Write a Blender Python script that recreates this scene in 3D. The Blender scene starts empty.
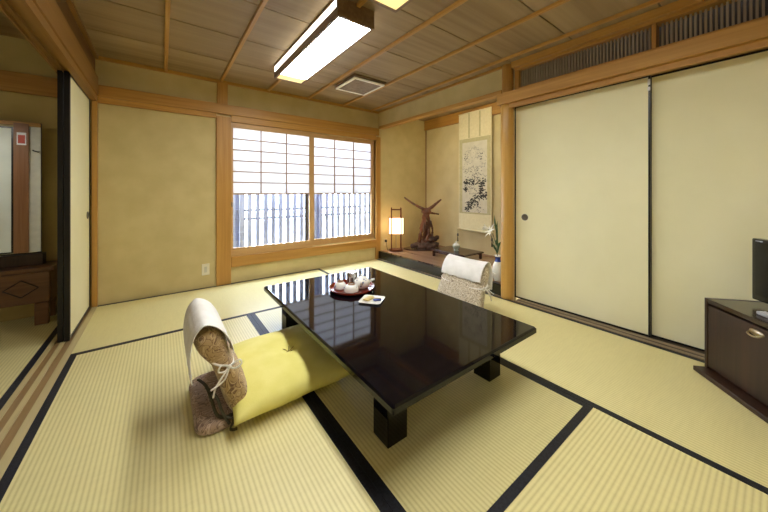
import bpy, bmesh, math, random
from mathutils import Vector, Matrix
random.seed(7)
C = bpy.context.scene.collection
PI = math.pi

# ------------------------------------------------------------------ materials
def new_mat(name):
    m = bpy.data.materials.new(name); m.use_nodes = True
    nt = m.node_tree; b = nt.nodes['Principled BSDF']
    return m, nt, b

def plain(name, col, rough=0.6, metal=0.0, coat=0.0, spec=0.5, emit=None, es=0.0, trans=0.0, ior=1.45, sheen=0.0):
    m, nt, b = new_mat(name)
    b.inputs['Base Color'].default_value = (*col, 1)
    b.inputs['Roughness'].default_value = rough
    b.inputs['Metallic'].default_value = metal
    b.inputs['Coat Weight'].default_value = coat
    b.inputs['Specular IOR Level'].default_value = spec
    b.inputs['Transmission Weight'].default_value = trans
    b.inputs['IOR'].default_value = ior
    b.inputs['Sheen Weight'].default_value = sheen
    if emit:
        b.inputs['Emission Color'].default_value = (*emit, 1)
        b.inputs['Emission Strength'].default_value = es
    return m

def mottled(name, c1, c2, scale=8.0, rough=0.9, bump=0.1, detail=6, stretch=(1, 1, 1), bscale=None, spec=0.3, lo=0.35, hi=0.65, coat=0.0):
    m, nt, b = new_mat(name)
    tc = nt.nodes.new('ShaderNodeTexCoord'); mp = nt.nodes.new('ShaderNodeMapping')
    mp.inputs['Scale'].default_value = stretch
    nt.links.new(tc.outputs['Object'], mp.inputs['Vector'])
    n = nt.nodes.new('ShaderNodeTexNoise'); n.inputs['Scale'].default_value = scale; n.inputs['Detail'].default_value = detail
    nt.links.new(mp.outputs[0], n.inputs['Vector'])
    r = nt.nodes.new('ShaderNodeValToRGB')
    r.color_ramp.elements[0].position = lo; r.color_ramp.elements[1].position = hi
    r.color_ramp.elements[0].color = (*c1, 1); r.color_ramp.elements[1].color = (*c2, 1)
    nt.links.new(n.outputs['Fac'], r.inputs[0]); nt.links.new(r.outputs[0], b.inputs['Base Color'])
    b.inputs['Roughness'].default_value = rough; b.inputs['Specular IOR Level'].default_value = spec
    b.inputs['Coat Weight'].default_value = coat; b.inputs['Coat Roughness'].default_value = 0.15
    if bump:
        n2 = nt.nodes.new('ShaderNodeTexNoise'); n2.inputs['Scale'].default_value = bscale or scale * 10
        n2.inputs['Detail'].default_value = 3
        nt.links.new(mp.outputs[0], n2.inputs['Vector'])
        bp = nt.nodes.new('ShaderNodeBump'); bp.inputs['Strength'].default_value = bump; bp.inputs['Distance'].default_value = 0.003
        nt.links.new(n2.outputs['Fac'], bp.inputs['Height']); nt.links.new(bp.outputs[0], b.inputs['Normal'])
    return m

def wood(name, c1, c2, axis='X', fine=42.0, rough=0.45, coat=0.0, broad=5.0):
    """grain runs along axis"""
    m, nt, b = new_mat(name)
    tc = nt.nodes.new('ShaderNodeTexCoord'); mp = nt.nodes.new('ShaderNodeMapping')
    k = 0.035
    mp.inputs['Scale'].default_value = {'X': (k, 1, 1), 'Y': (1, k, 1), 'Z': (1, 1, k)}[axis]
    nt.links.new(tc.outputs['Object'], mp.inputs['Vector'])
    n1 = nt.nodes.new('ShaderNodeTexNoise'); n1.inputs['Scale'].default_value = fine; n1.inputs['Detail'].default_value = 6
    n1.inputs['Distortion'].default_value = 0.6
    n2 = nt.nodes.new('ShaderNodeTexNoise'); n2.inputs['Scale'].default_value = broad; n2.inputs['Detail'].default_value = 3
    for n in (n1, n2): nt.links.new(mp.outputs[0], n.inputs['Vector'])
    mx = nt.nodes.new('ShaderNodeMath'); mx.operation = 'ADD'; mx.use_clamp = False
    ms = nt.nodes.new('ShaderNodeMath'); ms.operation = 'MULTIPLY'; ms.inputs[1].default_value = 0.5
    nt.links.new(n1.outputs['Fac'], mx.inputs[0]); nt.links.new(n2.outputs['Fac'], mx.inputs[1]); nt.links.new(mx.outputs[0], ms.inputs[0])
    r = nt.nodes.new('ShaderNodeValToRGB')
    r.color_ramp.elements[0].position = 0.36; r.color_ramp.elements[1].position = 0.64
    r.color_ramp.elements[0].color = (*c1, 1); r.color_ramp.elements[1].color = (*c2, 1)
    nt.links.new(ms.outputs[0], r.inputs[0]); nt.links.new(r.outputs[0], b.inputs['Base Color'])
    b.inputs['Roughness'].default_value = rough; b.inputs['Specular IOR Level'].default_value = 0.4
    b.inputs['Coat Weight'].default_value = coat; b.inputs['Coat Roughness'].default_value = 0.2
    bp = nt.nodes.new('ShaderNodeBump'); bp.inputs['Strength'].default_value = 0.12; bp.inputs['Distance'].default_value = 0.002
    nt.links.new(n1.outputs['Fac'], bp.inputs['Height']); nt.links.new(bp.outputs[0], b.inputs['Normal'])
    return m

def tatami_mat(name, axis):
    """woven rush: ribs run along axis, so the profile varies across it"""
    m, nt, b = new_mat(name)
    tc = nt.nodes.new('ShaderNodeTexCoord'); sp = nt.nodes.new('ShaderNodeSeparateXYZ')
    nt.links.new(tc.outputs['Object'], sp.inputs[0])
    def M(op, a, bb=None):
        n = nt.nodes.new('ShaderNodeMath'); n.operation = op
        for i, v in enumerate((a, bb)):
            if v is None: continue
            if isinstance(v, (int, float)): n.inputs[i].default_value = v
            else: nt.links.new(v, n.inputs[i])
        return n.outputs[0]
    across = sp.outputs['Y' if axis == 'X' else 'X']; along = sp.outputs[axis]
    rib = M('SINE', M('MULTIPLY', across, 2 * PI / 0.0160))
    rib01 = M('ADD', M('MULTIPLY', rib, 0.5), 0.5)
    ribp = M('POWER', rib01, 0.55)
    weft = M('SINE', M('MULTIPLY', along, 2 * PI / 0.0042))
    h = M('ADD', ribp, M('MULTIPLY', weft, 0.08))
    mp = nt.nodes.new('ShaderNodeMapping'); mp.inputs['Scale'].default_value = (1, .12, 1) if axis == 'X' else (.12, 1, 1)
    nt.links.new(tc.outputs['Object'], mp.inputs['Vector'])
    n = nt.nodes.new('ShaderNodeTexNoise'); n.inputs['Scale'].default_value = 90; n.inputs['Detail'].default_value = 3
    nt.links.new(mp.outputs[0], n.inputs['Vector'])
    n2 = nt.nodes.new('ShaderNodeTexNoise'); n2.inputs['Scale'].default_value = 1.6; n2.inputs['Detail'].default_value = 2
    nt.links.new(tc.outputs['Object'], n2.inputs['Vector'])
    f = M('ADD', M('MULTIPLY', ribp, 0.62), M('ADD', M('MULTIPLY', n.outputs['Fac'], 0.32), M('MULTIPLY', n2.outputs['Fac'], 0.12)))
    r = nt.nodes.new('ShaderNodeValToRGB')
    r.color_ramp.elements[0].position = 0.2; r.color_ramp.elements[1].position = 0.85
    r.color_ramp.elements[0].color = (0.61, 0.545, 0.255, 1); r.color_ramp.elements[1].color = (0.79, 0.725, 0.37, 1)
    nt.links.new(f, r.inputs[0]); nt.links.new(r.outputs[0], b.inputs['Base Color'])
    b.inputs['Roughness'].default_value = 0.4; b.inputs['Specular IOR Level'].default_value = 0.6
    bp = nt.nodes.new('ShaderNodeBump'); bp.inputs['Strength'].default_value = 0.35; bp.inputs['Distance'].default_value = 0.0015
    nt.links.new(h, bp.inputs['Height']); nt.links.new(bp.outputs[0], b.inputs['Normal'])
    return m

def brocade(name, ground, line, scale=26, line2=None):
    m, nt, b = new_mat(name)
    tc = nt.nodes.new('ShaderNodeTexCoord')
    n = nt.nodes.new('ShaderNodeTexNoise'); n.inputs['Scale'].default_value = scale; n.inputs['Detail'].default_value = 1.5
    n.inputs['Distortion'].default_value = 2.2
    nt.links.new(tc.outputs['Object'], n.inputs['Vector'])
    r = nt.nodes.new('ShaderNodeValToRGB'); cr = r.color_ramp
    cr.elements[0].position = 0.0; cr.elements[0].color = (*ground, 1)
    cr.elements[1].position = 1.0; cr.elements[1].color = (*ground, 1)
    for p, c in ((0.40, ground), (0.43, line), (0.46, ground), (0.50, ground), (0.53, line2 or line), (0.56, ground), (0.60, line), (0.63, ground)):
        e = cr.elements.new(p); e.color = (*c, 1)
    nt.links.new(n.outputs['Fac'], r.inputs[0]); nt.links.new(r.outputs[0], b.inputs['Base Color'])
    b.inputs['Roughness'].default_value = 0.75; b.inputs['Sheen Weight'].default_value = 0.3
    bp = nt.nodes.new('ShaderNodeBump'); bp.inputs['Strength'].default_value = 0.4; bp.inputs['Distance'].default_value = 0.003
    nt.links.new(n.outputs['Fac'], bp.inputs['Height']); nt.links.new(bp.outputs[0], b.inputs['Normal'])
    return m

def paper_mat(name, col, trans):
    """shoji paper: lets daylight through diffusely"""
    m = bpy.data.materials.new(name); m.use_nodes = True
    nt = m.node_tree; nt.nodes.clear()
    o = nt.nodes.new('ShaderNodeOutputMaterial'); d = nt.nodes.new('ShaderNodeBsdfDiffuse'); t = nt.nodes.new('ShaderNodeBsdfTranslucent')
    mx = nt.nodes.new('ShaderNodeMixShader'); mx.inputs[0].default_value = trans
    d.inputs[0].default_value = (*col, 1); t.inputs[0].default_value = (*col, 1)
    nt.links.new(d.outputs[0], mx.inputs[1]); nt.links.new(t.outputs[0], mx.inputs[2]); nt.links.new(mx.outputs[0], o.inputs[0])
    return m

def pane_mat(name, tint=(1, 1, 1), refl=0.06):
    m = bpy.data.materials.new(name); m.use_nodes = True
    nt = m.node_tree; nt.nodes.clear()
    o = nt.nodes.new('ShaderNodeOutputMaterial'); t = nt.nodes.new('ShaderNodeBsdfTransparent'); g = nt.nodes.new('ShaderNodeBsdfGlossy')
    mx = nt.nodes.new('ShaderNodeMixShader'); mx.inputs[0].default_value = refl
    t.inputs[0].default_value = (*tint, 1); g.inputs['Roughness'].default_value = 0.03
    nt.links.new(t.outputs[0], mx.inputs[1]); nt.links.new(g.outputs[0], mx.inputs[2]); nt.links.new(mx.outputs[0], o.inputs[0])
    return m

HC1, HC2 = (0.38, 0.185, 0.038), (0.53, 0.29, 0.070)
WX = wood('cypress_x', HC1, HC2, 'X'); WY = wood('cypress_y', HC1, HC2, 'Y'); WZ = wood('cypress_z', HC1, HC2, 'Z')
WXp = wood('pale_cypress_x', (0.48, 0.28, 0.11), (0.60, 0.38, 0.16), 'X'); WZp = wood('pale_cypress_z', (0.48, 0.28, 0.11), (0.60, 0.38, 0.16), 'Z')
WYd = wood('dark_cypress_y', (0.20, 0.095, 0.020), (0.29, 0.15, 0.036), 'Y')  # darker copy of the cypress tones for the doorway beams
WLOG = wood('polished_log', (0.48, 0.26, 0.055), (0.60, 0.36, 0.10), 'Z', rough=0.35, coat=0.15)
CEIL = wood('ceiling_cedar', (0.24, 0.16, 0.075), (0.37, 0.265, 0.14), 'X', fine=15, rough=0.6, broad=6)
SILLW = wood('sill_wood', (0.46, 0.38, 0.18), (0.60, 0.51, 0.28), 'Y', rough=0.45)
GROOVE = wood('sill_groove_wood', (0.25, 0.155, 0.06), (0.36, 0.24, 0.11), 'Y', rough=0.4)
SILLR = wood('grey_sill_wood', (0.22, 0.16, 0.10), (0.36, 0.28, 0.18), 'Y', rough=0.5)
PLASTER = mottled('khaki_plaster', (0.54, 0.44, 0.215), (0.60, 0.495, 0.25), 5, 0.95, 0.35, bscale=260)
PLASTER2 = mottled('ochre_plaster', (0.62, 0.525, 0.30), (0.68, 0.585, 0.35), 5, 0.95, 0.35, bscale=260)
FUSUMA = mottled('fusuma_paper', (0.82, 0.79, 0.53), (0.86, 0.83, 0.57), 3, 0.85, 0.1, bscale=300)
BLACK = plain('black_lacquer', (0.004, 0.004, 0.005), 0.12, coat=0.3)
BLACKM = plain('black_frame_lacquer', (0.007, 0.006, 0.006), 0.3)
TAX = tatami_mat('rush_weave_x', 'X'); TAY = tatami_mat('rush_weave_y', 'Y')
HERI = mottled('black_cloth_border', (0.008, 0.009, 0.014), (0.018, 0.02, 0.03), 120, 0.5, 0.2)
def spotted(name, base, spot, scale=38, thr=.24):
    m, nt, b = new_mat(name); tc = nt.nodes.new('ShaderNodeTexCoord'); v = nt.nodes.new('ShaderNodeTexVoronoi'); v.inputs['Scale'].default_value = scale
    nt.links.new(tc.outputs['Object'], v.inputs['Vector'])
    r = nt.nodes.new('ShaderNodeValToRGB'); r.color_ramp.interpolation = 'CONSTANT'
    r.color_ramp.elements[0].color = (*spot, 1); r.color_ramp.elements[1].position = thr; r.color_ramp.elements[1].color = (*base, 1)
    nt.links.new(v.outputs['Distance'], r.inputs[0]); nt.links.new(r.outputs[0], b.inputs['Base Color'])
    b.inputs['Roughness'].default_value = .15; b.inputs['Coat Weight'].default_value = .5
    return m
TEAP = spotted('spotted_porcelain', (0.78, 0.79, 0.77), (0.10, 0.14, 0.34))
TABLE = plain('table_lacquer', (0.003, 0.003, 0.005), 0.055, spec=0.36, coat=0.0)
TABLE.node_tree.nodes['Principled BSDF'].inputs['Coat Roughness'].default_value = 0.02
DARKWOOD = wood('dark_walnut', (0.018, 0.008, 0.005), (0.048, 0.021, 0.012), 'Z', rough=0.35, coat=0.1)
DARKTOP = wood('dark_walnut_top', (0.018, 0.010, 0.007), (0.045, 0.025, 0.016), 'X', rough=0.18, coat=0.4)
KARIN = wood('rosewood', (0.030, 0.010, 0.010), (0.065, 0.025, 0.022), 'Y', rough=0.2, coat=0.5)
DRESS = wood('dresser_wood', (0.11, 0.045, 0.015), (0.19, 0.085, 0.032), 'X', rough=0.4, coat=0.2)
TOKOF = wood('alcove_board', (0.33, 0.20, 0.12), (0.47, 0.31, 0.20), 'Y', rough=0.2, coat=0.5)
WHITECL = mottled('white_cloth', (0.80, 0.79, 0.76), (0.88, 0.87, 0.85), 14, 0.9, 0.25, bscale=180)
STRING = plain('white_cotton', (0.82, 0.80, 0.76), 0.9)
BROC = brocade('gold_brocade', (0.44, 0.30, 0.14), (0.13, 0.06, 0.03), 15, (0.62, 0.48, 0.28))
BROC2 = brocade('rose_brocade', (0.36, 0.25, 0.18), (0.12, 0.065, 0.05), 13, (0.52, 0.40, 0.32))
BROC3 = brocade('beige_brocade', (0.56, 0.48, 0.34), (0.12, 0.075, 0.05), 20, (0.74, 0.68, 0.56))
YEL = mottled('yellow_cushion_cloth', (0.80, 0.74, 0.21), (0.86, 0.80, 0.27), 9, 0.7, 0.25, bscale=240)
RIBBON = plain('dark_olive_ribbon', (0.05, 0.045, 0.025), 0.7)
PORC = plain('white_porcelain', (0.78, 0.79, 0.77), 0.15, coat=0.5)
CELA = plain('celadon_glaze', (0.42, 0.52, 0.46), 0.15, coat=0.5)
INKB = plain('blue_glaze', (0.04, 0.07, 0.30), 0.2)
REDLAC = plain('red_brown_lacquer', (0.17, 0.018, 0.008), 0.12, coat=0.6)
STEEL = plain('brushed_steel', (0.55, 0.54, 0.52), 0.25, metal=1.0)
BRASS = plain('aged_brass', (0.50, 0.42, 0.28), 0.35, metal=1.0)
DMETAL = plain('dark_bronze', (0.16, 0.15, 0.135), 0.35, metal=0.8)
MIRROR = plain('mirror_silver', (0.90, 0.92, 0.90), 0.01, metal=1.0)
TVB = plain('tv_plastic', (0.006, 0.006, 0.007), 0.2, coat=0.3)
TVS = plain('tv_screen', (0.012, 0.014, 0.014), 0.12)
GREYP = plain('grey_plastic', (0.35, 0.35, 0.36), 0.4)
WPLAST = plain('white_plastic', (0.72, 0.68, 0.55), 0.4)
PAPER = paper_mat('shoji_paper', (0.90, 0.90, 0.91), 0.25)
GLASS = pane_mat('window_glass', (0.97, 0.985, 1.0), 0.05)
SHOJIW = wood('shoji_lattice_wood', (0.26, 0.16, 0.08), (0.36, 0.24, 0.13), 'X')
ALU = plain('dark_aluminium', (0.05, 0.045, 0.05), 0.4, metal=0.6)
FENCEM = mottled('weathered_grey_fence', (0.15, 0.155, 0.20), (0.19, 0.20, 0.26), 20, 0.85, 0.2, stretch=(1, 1, .1))
GROUND = mottled('pale_gravel', (0.74, 0.74, 0.74), (0.84, 0.84, 0.84), 60, 0.95, 0.4)
LAMPD = plain('lamp_acrylic', (0.9, 0.9, 0.88), 0.4, emit=(1.0, 0.985, 0.93), es=9.5)
LAMPY = plain('lamp_acrylic_end', (0.9, 0.85, 0.6), 0.4, emit=(1.0, 0.76, 0.27), es=0.30)
LAMPS = plain('lamp_side_acrylic', (0.9, 0.88, 0.8), 0.4, emit=(1.0, 0.97, 0.88), es=1.4)
LAMPW = wood('lamp_frame_wood', (0.16, 0.095, 0.05), (0.25, 0.16, 0.09), 'Y', rough=0.4)
ANDON = plain('andon_paper', (0.9, 0.88, 0.8), 0.6, emit=(1.0, 0.66, 0.36), es=1.5)
ANDONW = wood('andon_wood', (0.085, 0.022, 0.010), (0.14, 0.045, 0.02), 'Z', rough=0.3)
DRIFT = mottled('polished_driftwood', (0.045, 0.014, 0.008), (0.20, 0.07, 0.032), 14, 0.3, 0.5, stretch=(1, 1, .3), bscale=40, coat=0.5)
DRIFTD = mottled('dark_root_wood', (0.03, 0.017, 0.014), (0.13, 0.07, 0.05), 16, 0.45, 0.6, bscale=50)
SILK = mottled('sage_silk', (0.50, 0.46, 0.26), (0.56, 0.52, 0.31), 30, 0.7, 0.1)
SILK2 = mottled('cream_silk', (0.74, 0.68, 0.45), (0.80, 0.74, 0.51), 30, 0.7, 0.1)
ARTP = mottled('aged_art_paper', (0.62, 0.59, 0.49), (0.69, 0.66, 0.56), 12, 0.8, 0.0)
INK1 = plain('ink_dark', (0.05, 0.05, 0.05), 0.9); INK2 = plain('ink_mid', (0.20, 0.20, 0.19), 0.9); INK3 = plain('ink_pale', (0.43, 0.42, 0.37), 0.9)
LEAFM = mottled('lily_leaf', (0.03, 0.07, 0.02), (0.07, 0.13, 0.04), 20, 0.5, 0.1)
PETAL = plain('lily_petal', (0.85, 0.84, 0.76), 0.5)
RED = plain('sticker_red', (0.45, 0.06, 0.03), 0.5); WHT = plain('sticker_white', (0.75, 0.75, 0.75), 0.5)
RANMAB = plain('transom_backing', (0.05, 0.04, 0.03), 0.9)
RANMAS = wood('transom_slats', (0.32, 0.26, 0.18), (0.42, 0.35, 0.25), 'Z', rough=0.6)
VENTG = mottled('vent_grille', (0.22, 0.16, 0.11), (0.28, 0.21, 0.15), 40, 0.7, 0.0)
PALEWALL = mottled('pale_wallpaper', (0.50, 0.49, 0.42), (0.56, 0.55, 0.47), 10, 0.9, 0.1)
BROWNPOST = wood('brown_post', (0.19, 0.085, 0.035), (0.27, 0.13, 0.06), 'Z')
YPACK = plain('yellow_wrapper', (0.62, 0.50, 0.20), 0.35)

# ------------------------------------------------------------------ mesh helpers
def box(bm, x0, x1, y0, y1, z0, z1, mi=0, mat=None):
    vs = [bm.verts.new((x, y, z)) for x in (x0, x1) for y in (y0, y1) for z in (z0, z1)]
    if mat is not None:
        for v in vs: v.co = mat @ v.co
    q = [(0, 1, 3, 2), (4, 6, 7, 5), (0, 4, 5, 1), (2, 3, 7, 6), (0, 2, 6, 4), (1, 5, 7, 3)]
    fs = []
    for f in q:
        fc = bm.faces.new([vs[i] for i in f]); fc.material_index = mi; fs.append(fc)
    return fs

def split(o, a=35):
    md = o.modifiers.new('split', 'EDGE_SPLIT'); md.split_angle = math.radians(a); return o

def obj(name, bm, mat, parent=None, smooth=False, bevel=0.0, seg=2, sub=0, auto=False):
    bmesh.ops.recalc_face_normals(bm, faces=bm.faces[:])
    me = bpy.data.meshes.new(name)
    if smooth:
        for f in bm.faces: f.smooth = True
    bm.to_mesh(me); bm.free()
    mats = mat if isinstance(mat, (list, tuple)) else [mat]
    for m in mats: me.materials.append(m)
    o = bpy.data.objects.new(name, me); C.objects.link(o)
    if parent is not None: o.parent = parent
    if bevel:
        md = o.modifiers.new('bevel', 'BEVEL'); md.width = bevel; md.segments = seg; md.limit_method = 'ANGLE'; md.angle_limit = math.radians(40)
    if sub:
        md = o.modifiers.new('sub', 'SUBSURF'); md.levels = sub; md.render_levels = sub
    return o

def bx(name, x0, x1, y0, y1, z0, z1, mat, parent=None, bevel=0.0):
    bm = bmesh.new(); box(bm, x0, x1, y0, y1, z0, z1)
    return obj(name, bm, mat, parent, bevel=bevel)

def struct(o, label=None):
    o['kind'] = 'structure'
    if label: o['label'] = label
    return o

def tag(o, label, cat, group=None):
    o['label'] = label; o['category'] = cat
    if group: o['group'] = group
    return o

def thing(name, label, cat, loc=(0, 0, 0), rotz=0.0, group=None):
    o = bpy.data.objects.new(name, None); C.objects.link(o); o.location = loc; o.rotation_euler = (0, 0, rotz)
    o.empty_display_size = 0.1
    return tag(o, label, cat, group)

def lathe(bm, prof, n=32, loc=(0, 0, 0), mi=0, squash=(1, 1)):
    rings = []
    for r, z in prof:
        if r < 1e-5: rings.append([bm.verts.new((loc[0], loc[1], loc[2] + z))])
        else: rings.append([bm.verts.new((loc[0] + r * math.cos(2 * PI * i / n) * squash[0], loc[1] + r * math.sin(2 * PI * i / n) * squash[1], loc[2] + z)) for i in range(n)])
    for a, b in zip(rings, rings[1:]):
        if len(a) == 1 and len(b) == 1: continue
        for i in range(n):
            j = (i + 1) % n
            if len(a) == 1: f = bm.faces.new((a[0], b[i], b[j]))
            elif len(b) == 1: f = bm.faces.new((a[i], a[j], b[0]))
            else: f = bm.faces.new((a[i], a[j], b[j], b[i]))
            f.material_index = mi

def tube(bm, pts, radii, n=8, mi=0, jitter=0.0, flat=1.0):
    pts = [Vector(p) for p in pts]
    if isinstance(radii, (int, float)): radii = [radii] * len(pts)
    rings = []; up = Vector((0, 0, 1))
    T0 = (pts[1] - pts[0]).normalized()
    N = T0.cross(up)
    if N.length < 0.05: N = T0.cross(Vector((1, 0, 0)))
    N.normalize()
    for i, p in enumerate(pts):
        T = (pts[min(i + 1, len(pts) - 1)] - pts[max(i - 1, 0)]).normalized()
        N = (N - T * N.dot(T)).normalized(); B = T.cross(N)
        r = radii[i]
        rings.append([bm.verts.new(p + (N * math.cos(2 * PI * k / n) + B * flat * math.sin(2 * PI * k / n)) * r * (1 + random.uniform(-jitter, jitter))) for k in range(n)])
    for a, b in zip(rings, rings[1:]):
        for i in range(n):
            j = (i + 1) % n
            bm.faces.new((a[i], a[j], b[j], b[i])).material_index = mi
    bm.faces.new(rings[0][::-1]).material_index = mi; bm.faces.new(rings[-1]).material_index = mi

def loft(bm, rings, cap=True, closed=True, mi=0):
    R = [[bm.verts.new(p) for p in r] for r in rings]
    n = len(R[0])
    for a, b in zip(R, R[1:]):
        for i in range(n if closed else n - 1):
            j = (i + 1) % n
            bm.faces.new((a[i], a[j], b[j], b[i])).material_index = mi
    if cap and closed:
        bm.faces.new(R[0][::-1]).material_index = mi; bm.faces.new(R[-1]).material_index = mi

def smooth_path(pts, k=6):
    """Catmull-Rom through the points"""
    P = [Vector(p) for p in pts]; out = []
    for i in range(len(P) - 1):
        p0 = P[max(i - 1, 0)]; p1 = P[i]; p2 = P[i + 1]; p3 = P[min(i + 2, len(P) - 1)]
        for s in range(k):
            t = s / k
            out.append(0.5 * ((2 * p1) + (-p0 + p2) * t + (2 * p0 - 5 * p1 + 4 * p2 - p3) * t * t + (-p0 + 3 * p1 - 3 * p2 + p3) * t ** 3))
    out.append(P[-1]); return out

# ------------------------------------------------------------------ key planes (metres)
XL, XS, XR, XD = -0.447, -0.589, 2.56, 2.68      # mat edge left, sill left edge, mat edge right, right door plane
YB, YF = 3.58, -0.50                              # back wall, rear wall
ZC = 2.18                                         # ceiling
SX0 = -3.7                                        # far side of the side room

# ------------------------------------------------------------------ sub floor and tatami
bm = bmesh.new(); box(bm, SX0 - .1, 3.7, YF - .1, YB + .12, -0.16, -0.06)
struct(obj('floor', bm, SILLW))

def mat_(x0, x1, y0, y1, long, label, borders=('a', 'b')):
    t = thing('tatami_mat', label, 'tatami mat', ((x0 + x1) / 2, (y0 + y1) / 2, -0.06), 0, 'tatami mats on the floor')
    cx, cy = (x0 + x1) / 2, (y0 + y1) / 2
    bm = bmesh.new(); g = 0.0006
    box(bm, x0 - cx + g, x1 - cx - g, y0 - cy + g, y1 - cy - g, 0.0, 0.06)
    obj('mat_surface', bm, TAX if long == 'X' else TAY, t, bevel=0.002)
    w = 0.033
    for s in borders:
        bm = bmesh.new()
        if long == 'X':
            a, b = (y0, y0 + w) if s == 'a' else (y1 - w, y1)
            box(bm, x0 - cx + g, x1 - cx - g, a - cy + g, b - cy - g, 0.001, 0.0612)
        else:
            a, b = (x0, x0 + w) if s == 'a' else (x1 - w, x1)
            box(bm, a - cx + g, b - cx - g, y0 - cy + g, y1 - cy - g, 0.001, 0.0612)
        obj('cloth_border', bm, HERI, t)
    return t
XM1, XM2, YM1, YM2, YM3 = 0.578, 1.60, 2.575, 0.548, 1.555
mat_(XL, XM2, YM1, YB - .006, 'X', 'pale tatami mat lying along the back wall below the window')
mat_(XM2, XR, YM3, YB - .006, 'Y', 'tatami mat along the alcove step, running up to the window wall')
mat_(XL, XM1, YM2, YM1, 'Y', 'tatami mat beside the grooved door sill, under the left floor chair')
mat_(XM1, XM2, YM2, YM1, 'Y', 'tatami mat lying beneath the black lacquer table')
mat_(XM2, XR, YF, YM3, 'Y', 'tatami mat along the closed cream sliding doors, under the dark cabinet')
mat_(XL, XM2, YF, YM2, 'X', 'tatami mat nearest the viewer, its ribs running parallel to the window wall')
mat_(-1.61, XS, 1.55, YB - .006, 'Y', 'tatami mat of the side room, in front of the dressing table')
mat_(-1.61, XS, YF, 1.55, 'Y', 'tatami mat of the side room, next to the door sill and nearest the viewer')
mat_(-2.63, -1.61, YF, 1.55, 'Y', 'tatami mat of the side room seen small in the mirror')
mat_(-2.63, -1.61, 1.55, YB - .006, 'Y', 'tatami mat of the side room left of the dressing table')
mat_(SX0, -2.63, YF, YB - .006, 'Y', 'tatami mat along the far wall of the side room')

# left door sill with grooves
bm = bmesh.new()
xs = [(XS, -.566, 0), (-.566, -.536, -.006), (-.536, -.513, 0), (-.513, -.480, -.006), (-.480, XL, 0)]
for a, b, z in xs: box(bm, a, b, YF, YB - .02, -.06, z, 1 if z < 0 else 0)
o = struct(obj('trim_1', bm, [SILLW, GROOVE]), 'wooden door sill with two grooves between the rooms')

# right door sill
bm = bmesh.new()
for a, b, z, k in ((XR, XR + .012, -.002, 1), (XR + .012, 2.60, 0.004, 0), (2.60, 2.625, 0, 1), (2.625, 2.655, 0.004, 0), (2.655, 2.70, 0.001, 1), (2.70, 2.80, 0.003, 0)):
    box(bm, a, b, YF, 1.45, -.06, z, k)
struct(obj('trim_2', bm, [SILLR, plain('sill_dark_groove', (0.05, 0.035, 0.02), 0.5)]), 'grey-brown sill below the cream sliding doors')  # grooves in a darker brown than the sill boards

# ------------------------------------------------------------------ walls
WX0, WX1, WZ0, WZ1 = 0.60, 2.522, 0.30, 1.75       # window opening
bm = bmesh.new()
box(bm, -.445, WX0, YB, YB + .12, -.06, 2.4)
box(bm, WX0, WX1, YB, YB + .12, -.06, WZ0)
box(bm, WX0, WX1, YB, YB + .12, WZ1, 2.4)
box(bm, WX1, 3.72, YB, YB + .12, -.06, 2.4)
struct(obj('wall_back', bm, PLASTER))
bm = bmesh.new()
box(bm, SX0 - .1, -.445, YB, YB + .12, -.06, 2.4)
struct(obj('wall_side_room_back', bm, PLASTER))
bm = bmesh.new(); box(bm, SX0 - .1, 2.80, YF - .1, YF, -.06, 2.4)
struct(obj('wall_rear', bm, PLASTER))
bm = bmesh.new(); box(bm, SX0 - .1, SX0, YF, YB, -.06, 2.4)
struct(obj('wall_side_room_left', bm, PLASTER))
# wall above the toko header and toko enclosure
bm = bmesh.new()
box(bm, 2.58, 2.66, 1.575, YB, 1.93, 2.4)
struct(obj('wall_above_alcove', bm, PLASTER))
bm = bmesh.new(); box(bm, 3.57, 3.69, 1.40, YB, -.06, 2.4)
struct(obj('wall_alcove_back', bm, PLASTER2))
bm = bmesh.new(); box(bm, 2.70, 3.57, 1.505, 1.56, -.06, 2.4)
box(bm, 2.66, 2.70, 1.53, 1.56, -.06, 2.4)
struct(obj('wall_alcove_side', bm, PLASTER2))
# closet behind right doors
bm = bmesh.new()
box(bm, 2.80, 2.90, YF - .1, 1.40, -.06, 2.4)
struct(obj('wall_right', bm, PLASTER))
# wall over left opening: dark batten panel between nageshi and ceiling
bm = bmesh.new(); box(bm, -.56, -.465, YF, YB, 1.90, 2.4)
struct(obj('wall_left', bm, wood('dark_board', (0.10, 0.045, 0.012), (0.16, 0.075, 0.02), 'Y')))

# ------------------------------------------------------------------ ceiling
bm = bmesh.new()
ys = [YF - .05, -.055, .455, .965, 1.475, 1.985, 2.495, 3.005, YB + .02]
for a, b in zip(ys, ys[1:]):
    box(bm, -.47, 2.62, a + .0045, b - .0045, ZC, ZC + .02)
box(bm, -.47, 2.62, YF - .05, YB + .02, ZC + .02, ZC + .06, 1)
box(bm, SX0, -.47, YF - .05, YB + .02, ZC + .02, ZC + .06, 0)
box(bm, 2.62, 3.6, 1.35, YB + .02, ZC - .002, ZC + .06, 0)
ceil = struct(obj('ceiling', bm, [CEIL, RANMAB]))
for x in (0.03, 0.505, 0.99, 1.475, 1.975, 2.43):
    bm = bmesh.new(); box(bm, x - .014, x + .014, YF, YB, ZC - .022, ZC)
    obj('batten', bm, WY, ceil, bevel=.004)
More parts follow.
